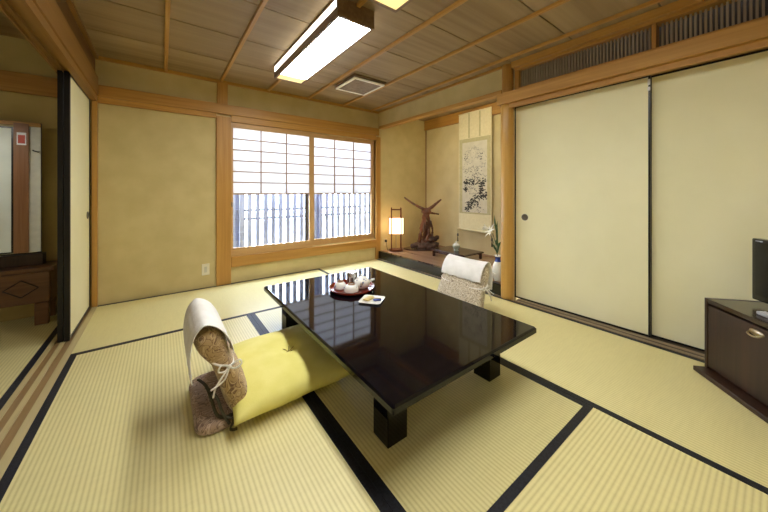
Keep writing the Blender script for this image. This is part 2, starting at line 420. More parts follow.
# ceiling edge mouldings
n = 3
def trim(name, x0, x1, y0, y1, z0, z1, mat, label=None, bevel=.003):
    return struct(bx(name, x0, x1, y0, y1, z0, z1, mat, bevel=bevel), label)
trim('trim_3', -.46, 2.58, YB - .028, YB, ZC - .03, ZC, WX, 'wooden ceiling edge moulding above the window')
trim('trim_4', 2.55, 2.60, YF, 1.47, ZC - .055, ZC, WY, 'wooden ceiling edge moulding above the transom')
trim('trim_5', 2.556, 2.58, 1.57, YB - .028, ZC - .022, ZC, WY, 'thin ceiling edge moulding above the alcove')
trim('trim_6', -.465, -.44, YF, YB - .028, ZC - .03, ZC, WYd, 'dark ceiling edge moulding above the open doorway')

# posts
trim('trim_7', .460, .600, YB - .025, YB + .06, 0, 1.80, WZ, 'broad wooden post left of the window')
trim('trim_8', .468, .568, YB - .025, YB + .06, 1.90, ZC, WZ, 'short upper post above the window beam')
trim('trim_9', 2.522, 2.60, YB - .03, YB + .06, 0, 1.80, WZ, 'wooden corner post between window and alcove')
trim('trim_10', -.485, -.447, YB - .03, YB + .0, 0, 1.80, WZ, 'thin corner post behind the open sliding doors')
# nageshi (picture rail beams), back
bm = bmesh.new()
box(bm, -.447, 2.565, YB - .045, YB + .02, 1.822, 1.925)
struct(obj('trim_11', bm, WX, bevel=.004), 'long wooden beam across the back wall above the window')
bm = bmesh.new(); box(bm, -.447, .46, YB - .03, YB + .02, 1.772, 1.822)
box(bm, .60, 2.522, YB - .028, YB + .06, 1.752, 1.822)
struct(obj('trim_12', bm, WX, bevel=.002), 'lower wooden lintel strip under the back beam')
# left opening beams
trim('trim_13', -.47, -.438, YF, YB - .045, 1.828, 1.985, WYd, 'wooden beam above the open doorway')
bm = bmesh.new()
for a, b, z in ((-.560, -.552, 1.785), (-.552, -.521, 1.805), (-.521, -.520, 1.785), (-.520, -.488, 1.805), (-.488, -.449, 1.782)):
    box(bm, a, b, YF, YB - .03, z, 1.84)
struct(obj('trim_14', bm, WYd), 'grooved upper door track of the doorway between the rooms')
trim('trim_15', -.585, -.475, YF, YB, 1.842, 1.93, WYd, 'beam on the side room face of the doorway')
trim('trim_16', SX0, -.60, YB - .03, YB + .01, 1.77, 1.925, WX, 'wooden beam along the side room back wall')
# right beams
bm = bmesh.new(); box(bm, 2.525, 2.62, YF, 1.60, 1.808, 1.91)
struct(obj('trim_17', bm, WY, bevel=.004), 'wooden beam above the cream sliding doors, its end overlapping the round post')
trim('trim_18', 2.56, 2.590, YF, 1.50, 1.768, 1.812, WY, 'upper track above the cream sliding doors')
# toko header (otoshigake)
trim('trim_19', 2.555, 2.63, 1.57, YB - .045, 1.915, 1.955, WYd.copy() if False else WY, 'slim wooden header beam across the alcove opening')
trim('trim_20', 3.53, 3.57, 1.56, YB, 2.02, ZC, WY, 'wooden beam at the top of the alcove back wall')
# toko log post
bm = bmesh.new(); prof = []
rings = []
for i in range(41):
    z = -0.02 + i * (1.82 + .02) / 40
    r = 0.057 + .0018 * math.sin(z * 5) + .001 * math.sin(z * 13 + 1)
    rings.append([(2.602 + r * math.cos(2 * PI * k / 40) + .002 * math.sin(z * 3), 1.535 + r * math.sin(2 * PI * k / 40), z) for k in range(40)])
loft(bm, rings)
struct(obj('trim_21', bm, WLOG, smooth=True), 'polished round log post between alcove and sliding doors')
bm = bmesh.new(); lathe(bm, [(0, 0), (.05, 0), (.05, .28), (0, .28)], 32, (2.605, 1.535, 1.90))
struct(obj('trim_22', bm, WZ, smooth=False), 'upper stub of the round post under the ceiling')
# ------------------------------------------------------------------ transom (ranma)
struct(bx('wall_above_right_doors', 2.59, 2.80, YF, 1.50, 1.800, 1.905, WY))
struct(bx('wall_behind_transom', 2.74, 2.80, YF, 1.50, 1.905, 2.4, PLASTER))
ran = struct(bpy.data.objects.new('transom_grille', None)); C.objects.link(ran)
ran.location = (2.62, .5, 1.91); ran['label'] = 'slatted wooden transom above the cream sliding doors'
def rb(name, x0, x1, y0, y1, z0, z1, mat, bev=0.0):
    return bx(name, x0 - 2.62, x1 - 2.62, y0 - .5, y1 - .5, z0 - 1.91, z1 - 1.91, mat, ran, bev)
rb('backing_board', 2.70, 2.72, YF, 1.43, 1.91, ZC, RANMAB)
rb('lower_rail', 2.60, 2.68, YF, 1.46, 1.91, 1.945, WY, .002)
rb('upper_rail', 2.59, 2.68, YF, 1.46, 2.105, 2.13, WY, .002)
rb('upper_board', 2.595, 2.68, YF, 1.46, 2.13, ZC, WY)
rb('end_stile', 2.60, 2.68, 1.425, 1.46, 1.945, 2.105, WZ)
rb('centre_stile', 2.60, 2.68, .485, .510, 1.945, 2.105, WZ, .002)
bm = bmesh.new(); y = YF + .01
while y < 1.425:
    if not (.470 < y < .510): box(bm, 2.635 - 2.62, 2.66 - 2.62, y - .5, y + .010 - .5, 1.945 - 1.91, 2.105 - 1.91)
    y += .0215
s = obj('slats', bm, RANMAS, ran); s['kind'] = 'stuff'

# ------------------------------------------------------------------ sliding doors
def fusuma(name, origin, w, h, axis, label, frame=.014, th=.022, pull=None, end_dark=False, side=1):
    """door standing on origin; leaf runs along +axis for w; front faces side of the normal"""
    t = bpy.data.objects.new(name, None); C.objects.link(t); t.location = origin; struct(t, label)
    def b(nm, u0, u1, d0, d1, z0, z1, m, bev=0):
        if axis == 'Y': return bx(nm, d0, d1, u0, u1, z0, z1, m, t, bev)
        return bx(nm, u0, u1, d0, d1, z0, z1, m, t, bev)
    b('panel', frame * .8, w - frame * .8, -th / 2 + .003, th / 2 - .003, frame, h - frame, FUSUMA)
    bm = bmesh.new()
    def q(u0, u1, z0, z1):
        if axis == 'Y': box(bm, -th / 2, th / 2, u0, u1, z0, z1)
        else: box(bm, u0, u1, -th / 2, th / 2, z0, z1)
    q(0, frame, 0, h); q(w - frame, w, 0, h); q(frame, w - frame, 0, frame); q(frame, w - frame, h - frame, h)
    obj('frame', bm, BLACKM, t, bevel=.0015)
    if pull:
        u, z, sgn = pull
        bm = bmesh.new()
        lathe(bm, [(0, .0015), (.018, .0015), (.021, .003), (.0245, .0055), (.029, .0055), (.0305, 0), (0, 0)], 32)
        M = Matrix.Translation((sgn * (th / 2 - .003), u, z)) @ Matrix.Rotation(sgn * PI / 2, 4, 'Y') if axis == 'Y' else Matrix.Translation((u, sgn * (th / 2 - .003), z)) @ Matrix.Rotation(-sgn * PI / 2, 4, 'X')
        bmesh.ops.transform(bm, matrix=M, verts=bm.verts)
        obj('door_pull', bm, [DMETAL], t, smooth=True)
    return t
fusuma('door_1', (2.676, .527, .004), .972, 1.790, 'Y', 'cream sliding door with round dark pull beside the round post', pull=(.875, .758, -1), frame=.012)
fusuma('door_2', (2.705, YF + .002, .004), 1.036, 1.790, 'Y', 'cream sliding door behind the dark television cabinet', frame=.012)
# white buffers at the joint top
bm = bmesh.new(); box(bm, 2.656, 2.6655, .527, .5405, 1.728, 1.765); box(bm, 2.656, 2.6655, .527, .5405, 1.688, 1.712)
tag(obj('door_buffer', bm, WHT), 'small white stop pads at the top of the joint between the cream doors', 'door stop')
# open pair on the left
fusuma('door_3', (-.505, 2.845, .002), .695, 1.797, 'Y', 'open cream sliding door with black edge, nearest the room', pull=(.60, .80, 1), frame=.022, th=.028)
fusuma('door_4', (-.5365, 2.850, .002), .690, 1.797, 'Y', 'second open sliding door stacked behind the first', frame=.022, th=.028)

# ------------------------------------------------------------------ window
def wparent(name, label):
    t = bpy.data.objects.new(name, None); C.objects.link(t); struct(t, label); return t
trim('trim_23', .600, 2.522, YB - .035, YB + .10, .178, .292, WX, 'wooden window sill board')
trim('trim_24', .600, .6012, YB + .0, YB + .10, .30, 1.752, WZ, None, 0)
def sash(name, x0, x1, y, lx0, lx1, label):
    t = wparent(name, label); t.location = (x0, y, .30)
    def b(nm, a, c, z0, z1, m, d0=-.014, d1=.014, bev=.002):
        return bx(nm, a - x0, c - x0, d0, d1, z0 - .30, z1 - .30, m, t, bev)
    b('bottom_rail', x0, x1, .294, .378, WXp); b('top_rail', x0, x1, 1.695, 1.748, WXp)
    b('stile', x0, lx0, .378, 1.695, WZp); b('stile', lx1, x1, .378, 1.695, WZp)
    b('middle_rail', lx0, lx1, .962, .978, SHOJIW)
    bm = bmesh.new(); z0, z1 = .978, 1.695
    for i in range(1, 6):
        z = z0 + (z1 - z0) * i / 6; box(bm, lx0 - x0, lx1 - x0, -.010, .004, z - .0055 - .30, z + .0055 - .30)
    for i in range(1, 3):
        x = lx0 + (lx1 - lx0) * i / 3; box(bm, x - .0055 - x0, x + .0055 - x0, -.011, .005, z0 - .30, z1 - .30)
    obj('lattice', bm, SHOJIW, t)
    b('paper', lx0, lx1, .978, 1.695, PAPER, .0055, .0065, 0)
    b('glass_pane', lx0, lx1, .378, .962, GLASS, -.001, .001, 0)
    return t
sash('window_1', .602, 1.535, YB + .005, .622, 1.502, 'left paper and glass window sash with six rows of paper panes')
sash('window_2', 1.515, 2.520, YB + .036, 1.575, 2.468, 'right paper and glass window sash beside the alcove corner')
bm = bmesh.new(); lathe(bm, [(0, 0), (.006, 0), (.006, .003), (0, .003)], 12)
# sash pulls
bm.free()
for x, nm, y, lab in ((.611, 'sash_pull', YB - .010, 'small dark finger pull on the left window stile'), (2.495, 'sash_pull', YB + .021, 'small dark finger pull on the window stile beside the lamp corner')):
    tag(bx(nm, x - .005, x + .005, y - .001, y + .002, .83, .88, DMETAL), lab, 'finger pull')
# outer aluminium window
al = wparent('window_3', 'dark aluminium outer window frame seen through the glass'); al.location = (1.56, YB + .085, .3)
def ab(nm, x0, x1, z0, z1, m=ALU, y0=-.012, y1=.012):
    return bx(nm, x0 - 1.56, x1 - 1.56, y0, y1, z0 - .3, z1 - .3, m, al)
ab('stile', 1.475, 1.515, .30, 1.75); ab('stile', 2.475, 2.52, .30, 1.75); ab('stile', .600, .625, .30, 1.75)
ab('rail', .625, 1.475, .295, .325); ab('rail', 1.515, 2.475, .295, .325); ab('rail', .625, 2.475, 1.72, 1.75)

# outside: fence, ground
struct(bx('ground_outside', -3, 7, YB + .12, 12, -.25, -.15, GROUND))
fe = thing('picket_fence', 'weathered grey picket fence standing outside the window', 'fence', (1.6, YB + .50, -.15))
FX0, FX1 = -.1, 3.9
for z in (.755, .645):
    bx('fence_rail', FX0 - 1.6, FX1 - 1.6, .012, .05, z + .15 - .014, z + .15 + .014, FENCEM, fe)
x = FX0; k = 0
while x < FX1:
    wv = .050 + (.006 if k % 3 == 0 else 0)
    bx('fence_picket', x - 1.6, x + wv - 1.6, -.012, .012, .0, 1.62, FENCEM, fe)
    x += .098; k += 1
for x in (.745, 1.77, 2.9):
    bx('fence_post', x - 1.6, x + .115 - 1.6, .05, .16, 0, 1.72, FENCEM, fe)

# ------------------------------------------------------------------ alcove (toko)
bm = bmesh.new(); box(bm, 2.62, 3.57, 1.56, YB, .03, .113)
struct(obj('floor_alcove', bm, TOKOF))
bm = bmesh.new(); box(bm, XR + .002, 2.62, 1.57, YB - .002, 0, .117)
struct(obj('trim_25', bm, BLACK, bevel=.004), 'black lacquered step along the front of the alcove')
bm = bmesh.new(); box(bm, XR - .003, XR + .003, 1.57, YB - .03, 0.0012, .012)
struct(obj('trim_26', bm, SILLR), 'thin strip at the foot of the alcove step')
trim('trim_27', 3.545, 3.57, 1.56, YB, .113, .135, TOKOF, 'narrow skirting along the alcove back wall')
# corner strip of alcove
trim('trim_28', 3.558, 3.572, YB - .012, YB, .113, 2.02, BROWNPOST, 'thin dark corner strip inside the alcove')

# hanging scroll
sc = thing('hanging_scroll', 'tall hanging scroll with an ink landscape on the alcove wall', 'hanging scroll', (3.524, 2.575, .425))
def sb(nm, y0, y1, z0, z1, m, d0, d1, bev=0, par=None):
    # d: distance out of the wall towards the room
    return bx(nm, -d1, -d0, y0, y1, z0, z1, m, par or sc, bev)
W2 = .272
sb('mounting', -W2, W2, .02, 1.695, SILK2, 0, .003)
sb('silk_panel', -W2 + .012, W2 - .012, .255, 1.33, SILK, .003, .0045)
art = sb('painting', -.205, .205, .275, 1.275, ARTP, .0045, .006)
tube_bm = bmesh.new(); tube(tube_bm, [(-.008, -W2 - .02, .02), (-.008, W2 + .02, .02)], .013, 16); obj('bottom_roller', tube_bm, SILK2, sc, smooth=True)
tube_bm = bmesh.new(); tube(tube_bm, [(-.005, -W2, 1.70), (-.005, W2, 1.70)], .007, 12); obj('top_rod', tube_bm, SILK2, sc, smooth=True)
for yy in (-.09, .09): sb('hanging_strip', yy - .012, yy + .012, 1.34, 1.695, SILK, .003, .005)
bm = bmesh.new(); tube(bm, [(-.005, -.1, 1.70), (-.003, 0, 1.745), (-.005, .1, 1.70)], .0025, 6); obj('hanging_cord', bm, BROWNPOST, sc)
# ink drawing, built on the painting surface
def blob(bm, y, z, r, mi, asp=1.0):
    n = 9; vs = []
    ph = random.uniform(0, PI)
    for k in range(n):
        a = 2 * PI * k / n; rr = r * random.uniform(.55, 1.15)
        vs.append(bm.verts.new((-.0062 - random.uniform(0, .0006), y + rr * math.cos(a), z + rr * asp * math.sin(a))))
    bm.faces.new(vs).material_index = mi
bm = bmesh.new()
def PU(u, v): return (.205 - .41 * u, 1.275 - 1.0 * v)   # u from the left edge as seen, v down
for (u, v, r, n, mi) in [(.2, .58, .05, 46, 0), (.45, .57, .045, 34, 0), (.78, .58, .06, 60, 0), (.80, .68, .05, 40, 0), (.15, .68, .04, 26, 0), (.82, .77, .07, 70, 0), (.5, .84, .07, 60, 0),
                         (.30, .90, .06, 44, 0), (.2, .95, .04, 22, 0), (.55, .76, .05, 20, 1), (.62, .50, .06, 26, 1), (.12, .22, .05, 22, 1), (.75, .22, .06, 26, 1), (.6, .40, .08, 26, 1), (.25, .45, .07, 20, 1), (.2, .30, .07, 18, 2), (.85, .32, .06, 18, 2), (.5, .12, .09, 14, 2), (.35, .68, .08, 24, 1), (.6, .92, .08, 24, 1)]:
    for _ in range(n):
        y, z = PU(u, v)
        yy = max(-.195, min(.195, y + random.gauss(0, r * .55))); zz = max(.285, min(1.265, z + random.gauss(0, r * .5)))
        blob(bm, yy, zz, random.uniform(.006, .019 if mi == 0 else .013), mi, .65)
# mountain ridges as strings of pale strokes
for (u0, v0, u1, v1, pk) in [(.0, .24, .42, .24, .12), (.5, .24, 1.0, .25, .13), (.2, .18, .8, .2, .10), (.05, .42, .7, .40, .05), (.3, .52, 1, .5, .05), (0, .66, .6, .70, .05)]:
    for i in range(46):
        t = i / 45; u = u0 + (u1 - u0) * t; v = v0 + (v1 - v0) * t - pk * math.sin(PI * t) + .012 * math.sin(t * 30)
        y, z = PU(u, v); y = max(-.195, min(.195, y)); blob(bm, y, z, random.uniform(.003, .007), 2 if pk > .1 else 1, .7)
obj('ink_drawing', bm, [INK1, INK2, INK3], art)
for yy, lab in ((W2 + .012, 'dark tasselled weight on the window-side end of the scroll roller'), (-W2 - .012, 'dark tasselled weight on the post-side end of the scroll roller')):
    w = thing('scroll_weight', lab, 'scroll weight', (3.512, 2.575 + yy, .335))
    bm = bmesh.new(); lathe(bm, [(0, 0), (.012, .004), (.015, .02), (.010, .04), (0, .05)], 16); obj('weight', bm, DMETAL, w, smooth=True)
    bm = bmesh.new(); tube(bm, [(0, 0, .045), (.003, 0, .10)], .002, 6); obj('cord', bm, DMETAL, w)
    bm = bmesh.new(); lathe(bm, [(.004, .003), (.008, -.03), (.011, -.075), (0, -.075)], 12); obj('tassel', bm, RIBBON, w)

al2 = thing('ceiling_strip_lamp', 'hidden strip lamp behind the alcove header', 'strip lamp', (2.70, 2.35, 2.10))
bx('lamp_housing', -.03, .03, -.55, .55, .02, .077, LAMPW, al2); bx('diffuser', -.025, .025, -.54, .54, 0, .02, plain('alcove_lamp_acrylic', (.9, .9, .85), .4, emit=(1, .93, .70), es=10.0), al2)
# andon lamp
an = thing('paper_lantern', 'glowing paper floor lantern in a dark red wooden frame', 'lantern', (2.79, 3.42, .117), -.6434 + 0.0)
bm = bmesh.new(); lathe(bm, [(0, 0), (.098, 0), (.104, .008), (.104, .022), (.096, .030), (0, .030)], 40, squash=(1, .8)); obj('base', bm, ANDONW, an, smooth=False, bevel=.002)
for sx in (-1, 1):
    for sy in (-1, 1):
        bx('post', sx * .070 - .0075, sx * .070 + .0075, sy * .064 - .0065, sy * .064 + .0065, .028, .64 if sy < 0 else .64, ANDONW, an)
for sy in (-1, 1): bx('top_bar', -.0735, .0735, sy * .064 - .005, sy * .064 + .005, .605, .617, ANDONW, an)
bm = bmesh.new()
for z in (.252, .492):
    for sy in (-1, 1): box(bm, -.112, .112, sy * .052 - .004, sy * .052 + .004, z - .004, z + .004)
    for sx in (-1, 1): box(bm, sx * .108 - .004, sx * .108 + .004, -.052, .052, z - .004, z + .004)
for sx in (-1, 1):
    for sy in (-1, 1): box(bm, sx * .108 - .004, sx * .108 + .004, sy * .052 - .004, sy * .052 + .004, .252, .492)
obj('shade_frame', bm, ANDONW, an)
bm = bmesh.new()
for sy in (-1, 1): box(bm, -.105, .105, sy * .050 - .001, sy * .050 + .001, .256, .488)
for sx in (-1, 1): box(bm, sx * .104 - .001, sx * .104 + .001, -.05, .05, .256, .488)
obj('lamp_shade', bm, ANDON, an)
bm = bmesh.new(); tube(bm, [(0, 0, .03), (0, 0, .34)], .008, 12); lathe(bm, [(0, .34), (.02, .35), (.028, .38), (.02, .41), (0, .42)], 16, mi=0); obj('bulb_holder', bm, BRASS, an)
# outlet and cord
ol = thing('wall_outlet', 'small wall outlet with a black plug low beside the paper lantern', 'outlet', (2.705, YB, .235))
bx('cover_plate', -.035, .035, -.008, 0, -.055, .055, PLASTER2, ol, .002); bx('plug', -.014, .014, -.035, -.008, .0, .035, BLACKM, ol, .004)
bm = bmesh.new(); tube(bm, smooth_path([(2.705, YB - .034, .25), (2.70, YB - .045, .20), (2.705, YB - .05, .15), (2.712, YB - .06, .119), (2.716, YB - .068, .119)]), .003, 8)
tag(obj('lantern_cord', bm, BLACKM, smooth=True), 'thin black cord running from the outlet to the paper lantern', 'cord')

# driftwood sculpture on a dark slab; local x = to the right along the view, z up
dw = thing('driftwood_sculpture', 'polished reddish driftwood sculpture with two long crossing arms', 'sculpture', (3.20, 3.22, .135), -.6434)
def wob(p, q, k, a):
    p, q = Vector(p), Vector(q); out = []
    for i in range(k + 1):
        t = i / k; v = p.lerp(q, t)
        if 0 < i < k: v += Vector((random.uniform(-a, a), random.uniform(-a, a), random.uniform(-a, a)))
        out.append(v)
    return smooth_path(out, 4)
bm = bmesh.new()
for (p, q, r0, r1) in [((-.10, 0, .03), (.00, .0, .56), .040, .022), ((-.04, -.03, .03), (.02, -.01, .57), .045, .022), ((.03, .02, .03), (.04, 0, .55), .045, .024), ((.10, 0, .03), (.03, 0, .55), .038, .02),
                       ((-.13, .02, .02), (-.04, .02, .40), .030, .018), ((.12, -.03, .02), (.08, -.02, .42), .032, .012), ((-.02, -.05, .02), (.05, -.03, .30), .035, .018), ((.02, .03, .1), (-.03, .02, .5), .03, .02), ((.05, -.04, .12), (.0, -.03, .45), .022, .015)]:
    pts = wob(p, q, 6, .014); n = len(pts)
    tube(bm, pts, [.78 * (r0 + (r1 - r0) * i / (n - 1)) + random.uniform(-.006, .006) for i in range(n)], 10, jitter=.2)
lathe(bm, [(0, .50), (.05, .52), (.065, .56), (.045, .60), (0, .62)], 12, (.02, 0, 0), squash=(1.1, .8))
obj('trunk', bm, DRIFT, dw, smooth=True)
for (ps, rs) in [([(.03, 0, .57), (-.10, 0, .63), (-.22, .01, .70), (-.32, .02, .775)], [.024, .020, .017, .010]),
                 ([(.0, 0, .56), (.10, -.01, .63), (.17, -.02, .69), (.235, -.02, .745)], [.030, .030, .018, .010]),
                 ([(-.06, 0, .56), (.05, -.02, .545), (.13, -.02, .53), (.20, -.03, .52)], [.020, .026, .022, .010])]:
    bm = bmesh.new(); pts = smooth_path(ps, 5); n = len(pts)
    tube(bm, pts, [rs[0] + (rs[-1] - rs[0]) * i / (n - 1) + random.uniform(-.002, .003) for i in range(n)], 9, jitter=.12)
    obj('arm', bm, DRIFT, dw, smooth=True)
bm = bmesh.new()
for (p, q, r0, r1) in [((-.22, -.02, .03), (.05, -.03, .07), .032, .055), ((-.12, -.06, .03), (.14, -.05, .05), .04, .05), ((.0, .03, .04), (.20, .02, .05), .05, .035), ((-.18, .03, .03), (.0, .04, .08), .03, .05), ((.06, -.03, .14), (.19, -.04, .17), .045, .03)]:
    pts = wob(p, q, 5, .012); n = len(pts)
    tube(bm, pts, [r0 + (r1 - r0) * i / (n - 1) for i in range(n)], 10, jitter=.2)
obj('root_base', bm, DRIFTD, dw, smooth=True)
bm = bmesh.new()
rings = []
for z, s in ((0, .96), (.004, 1), (.018, 1), (.022, .97)):
    rings.append([(.31 * s * math.cos(a) * (1 + .08 * math.sin(3 * a)), .14 * s * math.sin(a) * (1 + .1 * math.cos(2 * a)), z) for a in [2 * PI * k / 36 for k in range(36)]])
loft(bm, rings)
pl = obj('display_slab', bm, KARIN, smooth=False); pl.location = (3.20, 3.24, .113); pl.rotation_euler = (0, 0, -.6434)
tag(pl, 'thin dark irregular wooden slab under the driftwood sculpture', 'display slab')

# low table in alcove + incense burner
lt = thing('alcove_side_table', 'low dark red wooden display table in the alcove below the scroll', 'low table', (3.17, 2.60, .113))
bm = bmesh.new()
pr = [(-.285, .078), (-.285, .094), (-.262, .098), (.262, .098), (.285, .094), (.285, .078), (.262, .072), (-.262, .072)]
loft(bm, [[(x, y, z) for y, z in pr] for x in (-.2, .2)])
obj('tabletop', bm, KARIN, lt, bevel=.004)
for sx in (-1, 1):
    for sy in (-1, 1):
        bx('leg', sx * .18 - .014, sx * .18 + .014, sy * .245 - .014, sy * .245 + .014, 0, .074, KARIN, lt, .002)
for sx in (-1, 1): bx('apron', sx * .18 - .006, sx * .18 + .006, -.232, .232, .05, .073, KARIN, lt)
ib = thing('incense_burner', 'small celadon porcelain incense burner with pointed lid', 'incense burner', (3.13, 2.575, .211))
bm = bmesh.new(); lathe(bm, [(0, 0), (.032, 0), (.034, .008), (.026, .016), (.030, .028), (.046, .045), (.050, .060), (.044, .072), (.040, .074), (0, .070)], 32); obj('bowl', bm, CELA, ib, smooth=True)
bm = bmesh.new(); lathe(bm, [(.046, .073), (.044, .080), (.028, .094), (.012, .103), (.008, .112), (.011, .120), (0, .130)], 32); obj('lid', bm, PORC, ib, smooth=True)

# flower vase + lilies + cord
va = thing('flower_vase', 'white porcelain vase with blue collar standing on the alcove edge', 'vase', (2.675, 1.680, .1135))
bm = bmesh.new(); lathe(bm, [(0, 0), (.036, 0), (.040, .01), (.054, .06), (.056, .10), (.048, .15), (.030, .19), (.022, .21), (.024, .235), (.036, .25), (.032, .25), (.018, .225), (0, .20)], 36); obj('body', bm, PORC, va, smooth=True)
bm = bmesh.new(); lathe(bm, [(.0312, .188), (.0235, .207), (.0255, .232), (.030, .238)], 36)
obj('blue_collar', bm, INKB, va, smooth=True)['label'] = 'blue glazed collar'
def lily(loc, label, tips, leaves, r=.06):
    t = thing('lily_stem', label, 'lily', loc, 0, 'white lilies in the alcove vase')
    for st, (hx, hy, hz), d, op in tips:
        bm = bmesh.new(); tube(bm, smooth_path([st, ((st[0] + hx) / 2 + .01, (st[1] + hy) / 2, (st[2] + hz) / 2), (hx, hy, hz)]), .0028, 6); obj('stem', bm, LEAFM, t, smooth=True)
        d = Vector(d).normalized(); a = d.orthogonal().normalized(); b2 = d.cross(a)
        for k in range(6):
            bm = bmesh.new(); an_ = 2 * PI * k / 6; e = a * math.cos(an_) + b2 * math.sin(an_); s = d.cross(e)
            L = .085; rows = []
            for i in range(7):
                u = i / 6; w = .016 * math.sin(PI * min(1, .12 + u * .88)) ** .8 * (1 - u * .3) + .0005
                out = e * (op * L * (u ** 1.8)) + d * L * (u * .8 - .35 * op * u ** 3) + Vector((hx, hy, hz))
                rows.append([out - s * w, out + d * -.003 , out + s * w])
            loft(bm, rows, cap=False, closed=False)
            o = obj('petal', bm, PETAL, t, smooth=True); o.modifiers.new('s', 'SOLIDIFY').thickness = .0012
    for (p, q, w) in leaves:
        bm = bmesh.new(); p, q = Vector(p), Vector(q); mid = (p + q) / 2 + Vector((0, .02, .03)); rows = []
        for i in range(8):
            u = i / 7; c = p.lerp(mid, u).lerp(mid.lerp(q, u), u); tdir = (q - p).normalized(); s = tdir.cross(Vector((1, 0, .3))).normalized()
            ww = w * math.sin(PI * min(1, .1 + .9 * u)) + .0004
            rows.append([c - s * ww, c + s * ww])
        loft(bm, rows, cap=False, closed=False); o = obj('leaf', bm, LEAFM, t, smooth=True); o.modifiers.new('s', 'SOLIDIFY').thickness = .0012
    return t
lily((2.675, 1.680, .345), 'white open lily with dark leaves leaning out of the alcove vase',
     [((0, 0, 0), (-.02, .045, .24), (-.6, .35, .45), .95), ((0, 0, 0), (-.01, .10, .27), (-.3, .9, .35), .45)],
     [((0, 0, .10), (.02, .03, .17), .012), ((0, 0, .04), (.0, .055, .12), .013), ((0, 0, .12), (.01, .01, .36), .012), ((.0, .0, .2), (.03, .06, .42), .010), ((0, 0, .05), (.0, -.04, .16), .012)])
bm = bmesh.new(); tube(bm, smooth_path([(2.606, 1.655, .19), (2.60, 1.69, .20), (2.585, 1.72, .17), (2.552, 1.735, .125), (2.548, 1.72, .06), (2.545, 1.68, .03), (2.548, 1.64, .012)]), .0035, 8)
tag(obj('white_cord', bm, STRING, smooth=True), 'loose white cord hanging over the alcove step beside the vase', 'cord')

# ------------------------------------------------------------------ black lacquer table
TX0, TX1, TY0, TY1 = .600, 1.551, .750, 2.280
tcx, tcy = (TX0 + TX1) / 2, (TY0 + TY1) / 2
tb = thing('low_table', 'large glossy black lacquer low table in the middle of the tatami', 'table', (tcx, tcy, 0))
hx, hy = (TX1 - TX0) / 2, (TY1 - TY0) / 2
bm = bmesh.new()
def rr(hx, hy, r, z, k=5):
    out = []
    for (cx, cy, a0) in ((hx - r, hy - r, 0), (-hx + r, hy - r, 90), (-hx + r, -hy + r, 180), (hx - r, -hy + r, 270)):
        for i in range(k + 1):
            a = math.radians(a0 + 90 * i / k); out.append((cx + r * math.cos(a), cy + r * math.sin(a), z))
    return out
loft(bm, [rr(hx - .030, hy - .030, .006, .252), rr(hx - .010, hy - .010, .008, .262), rr(hx, hy, .010, .272), rr(hx, hy, .010, .292), rr(hx - .007, hy - .007, .008, .2995), rr(hx - .010, hy - .010, .008, .300)])
obj('tabletop', bm, TABLE, tb)
for sx, sy in ((-1, -1), (1, -1), (-1, 1), (1, 1)):
    x = sx * (hx - .140) + (.010 if sx < 0 else .010); y = sy * (hy - .135) if sy > 0 else -(hy - .228)
    y = -(hy - .208) if sy < 0 else (hy - .150)
    bx('leg', x - .05, x + .05, y - .05, y + .05, .0013, .252, TABLE, tb, .003)

# tray & tea things
trx, try_ = 1.085, 1.83; TZ = .3008
tr = thing('round_tray', 'round red-brown lacquer tray holding the tea set', 'tray', (trx, try_, TZ))
bm = bmesh.new(); lathe(bm, [(0, 0), (.140, 0), (.154, .008), (.163, .024), (.160, .025), (.153, .012), (.144, .006), (0, .006)], 48); obj('tray_body', bm, REDLAC, tr, smooth=True)
def dots(bm, R, z0, z1, n, mi, rr_=.0035):
    for _ in range(n):
        a = random.uniform(0, 2 * PI); z = random.uniform(z0, z1); c = Vector((math.cos(a), math.sin(a), 0)); s = Vector((-c.y, c.x, 0))
        ctr = c * (R(z) + .0006) + Vector((0, 0, z)); vs = [bm.verts.new(ctr + s * rr_ * math.cos(k * PI / 3) + Vector((0, 0, 1)) * rr_ * math.sin(k * PI / 3)) for k in range(6)]
        bm.faces.new(vs).material_index = mi
def teacup(loc, label, r=.043, h=.046):
    t = thing('teacup', label, 'teacup', loc, 0, 'upturned teacups on the tray')
    bm = bmesh.new(); lathe(bm, [(r * .9, 0), (r, .002), (r * .97, h * .45), (r * .80, h * .78), (r * .55, h * .97), (r * .45, h), (0, h)], 32); c = split(obj('bowl', bm, TEAP, t, smooth=True)); bm = bmesh.new(); lathe(bm, [(r * .50, h - .001), (r * .48, h + .008), (r * .40, h + .008), (r * .38, h - .001)], 28); split(obj('foot_ring', bm, BROWNPOST, t, smooth=True))['label'] = 'brown foot ring'
teacup((trx - .062, try_ + .055, TZ + .007), 'upturned white spotted teacup at the window-left side of the tray')
teacup((trx - .030, try_ - .045, TZ + .007), 'upturned white spotted teacup at the front of the tray', .051, .046)
cn = thing('tea_canister', 'silver striped tea canister standing at the back of the tray', 'canister', (trx + .050, try_ + .078, TZ + .0065))
bm = bmesh.new(); lathe(bm, [(0, 0), (.038, 0), (.039, .003), (.039, .072), (0, .072)], 36); obj('body', bm, STEEL, cn, smooth=False)
bm = bmesh.new(); lathe(bm, [(.0405, .062), (.0405, .090), (.037, .094), (0, .094)], 36); obj('lid', bm, STEEL, cn)
bm = bmesh.new()
for k in range(9):
    a = 2 * PI * k / 9; box(bm, .0385, .0396, -.004, .004, .004, .060, mat=Matrix.Rotation(a, 4, 'Z'))
obj('dark_stripes', bm, BLACKM, cn)
tp = thing('teapot', 'round white porcelain teapot with lid on the tray', 'teapot', (trx + .068, try_ - .028, TZ + .007))
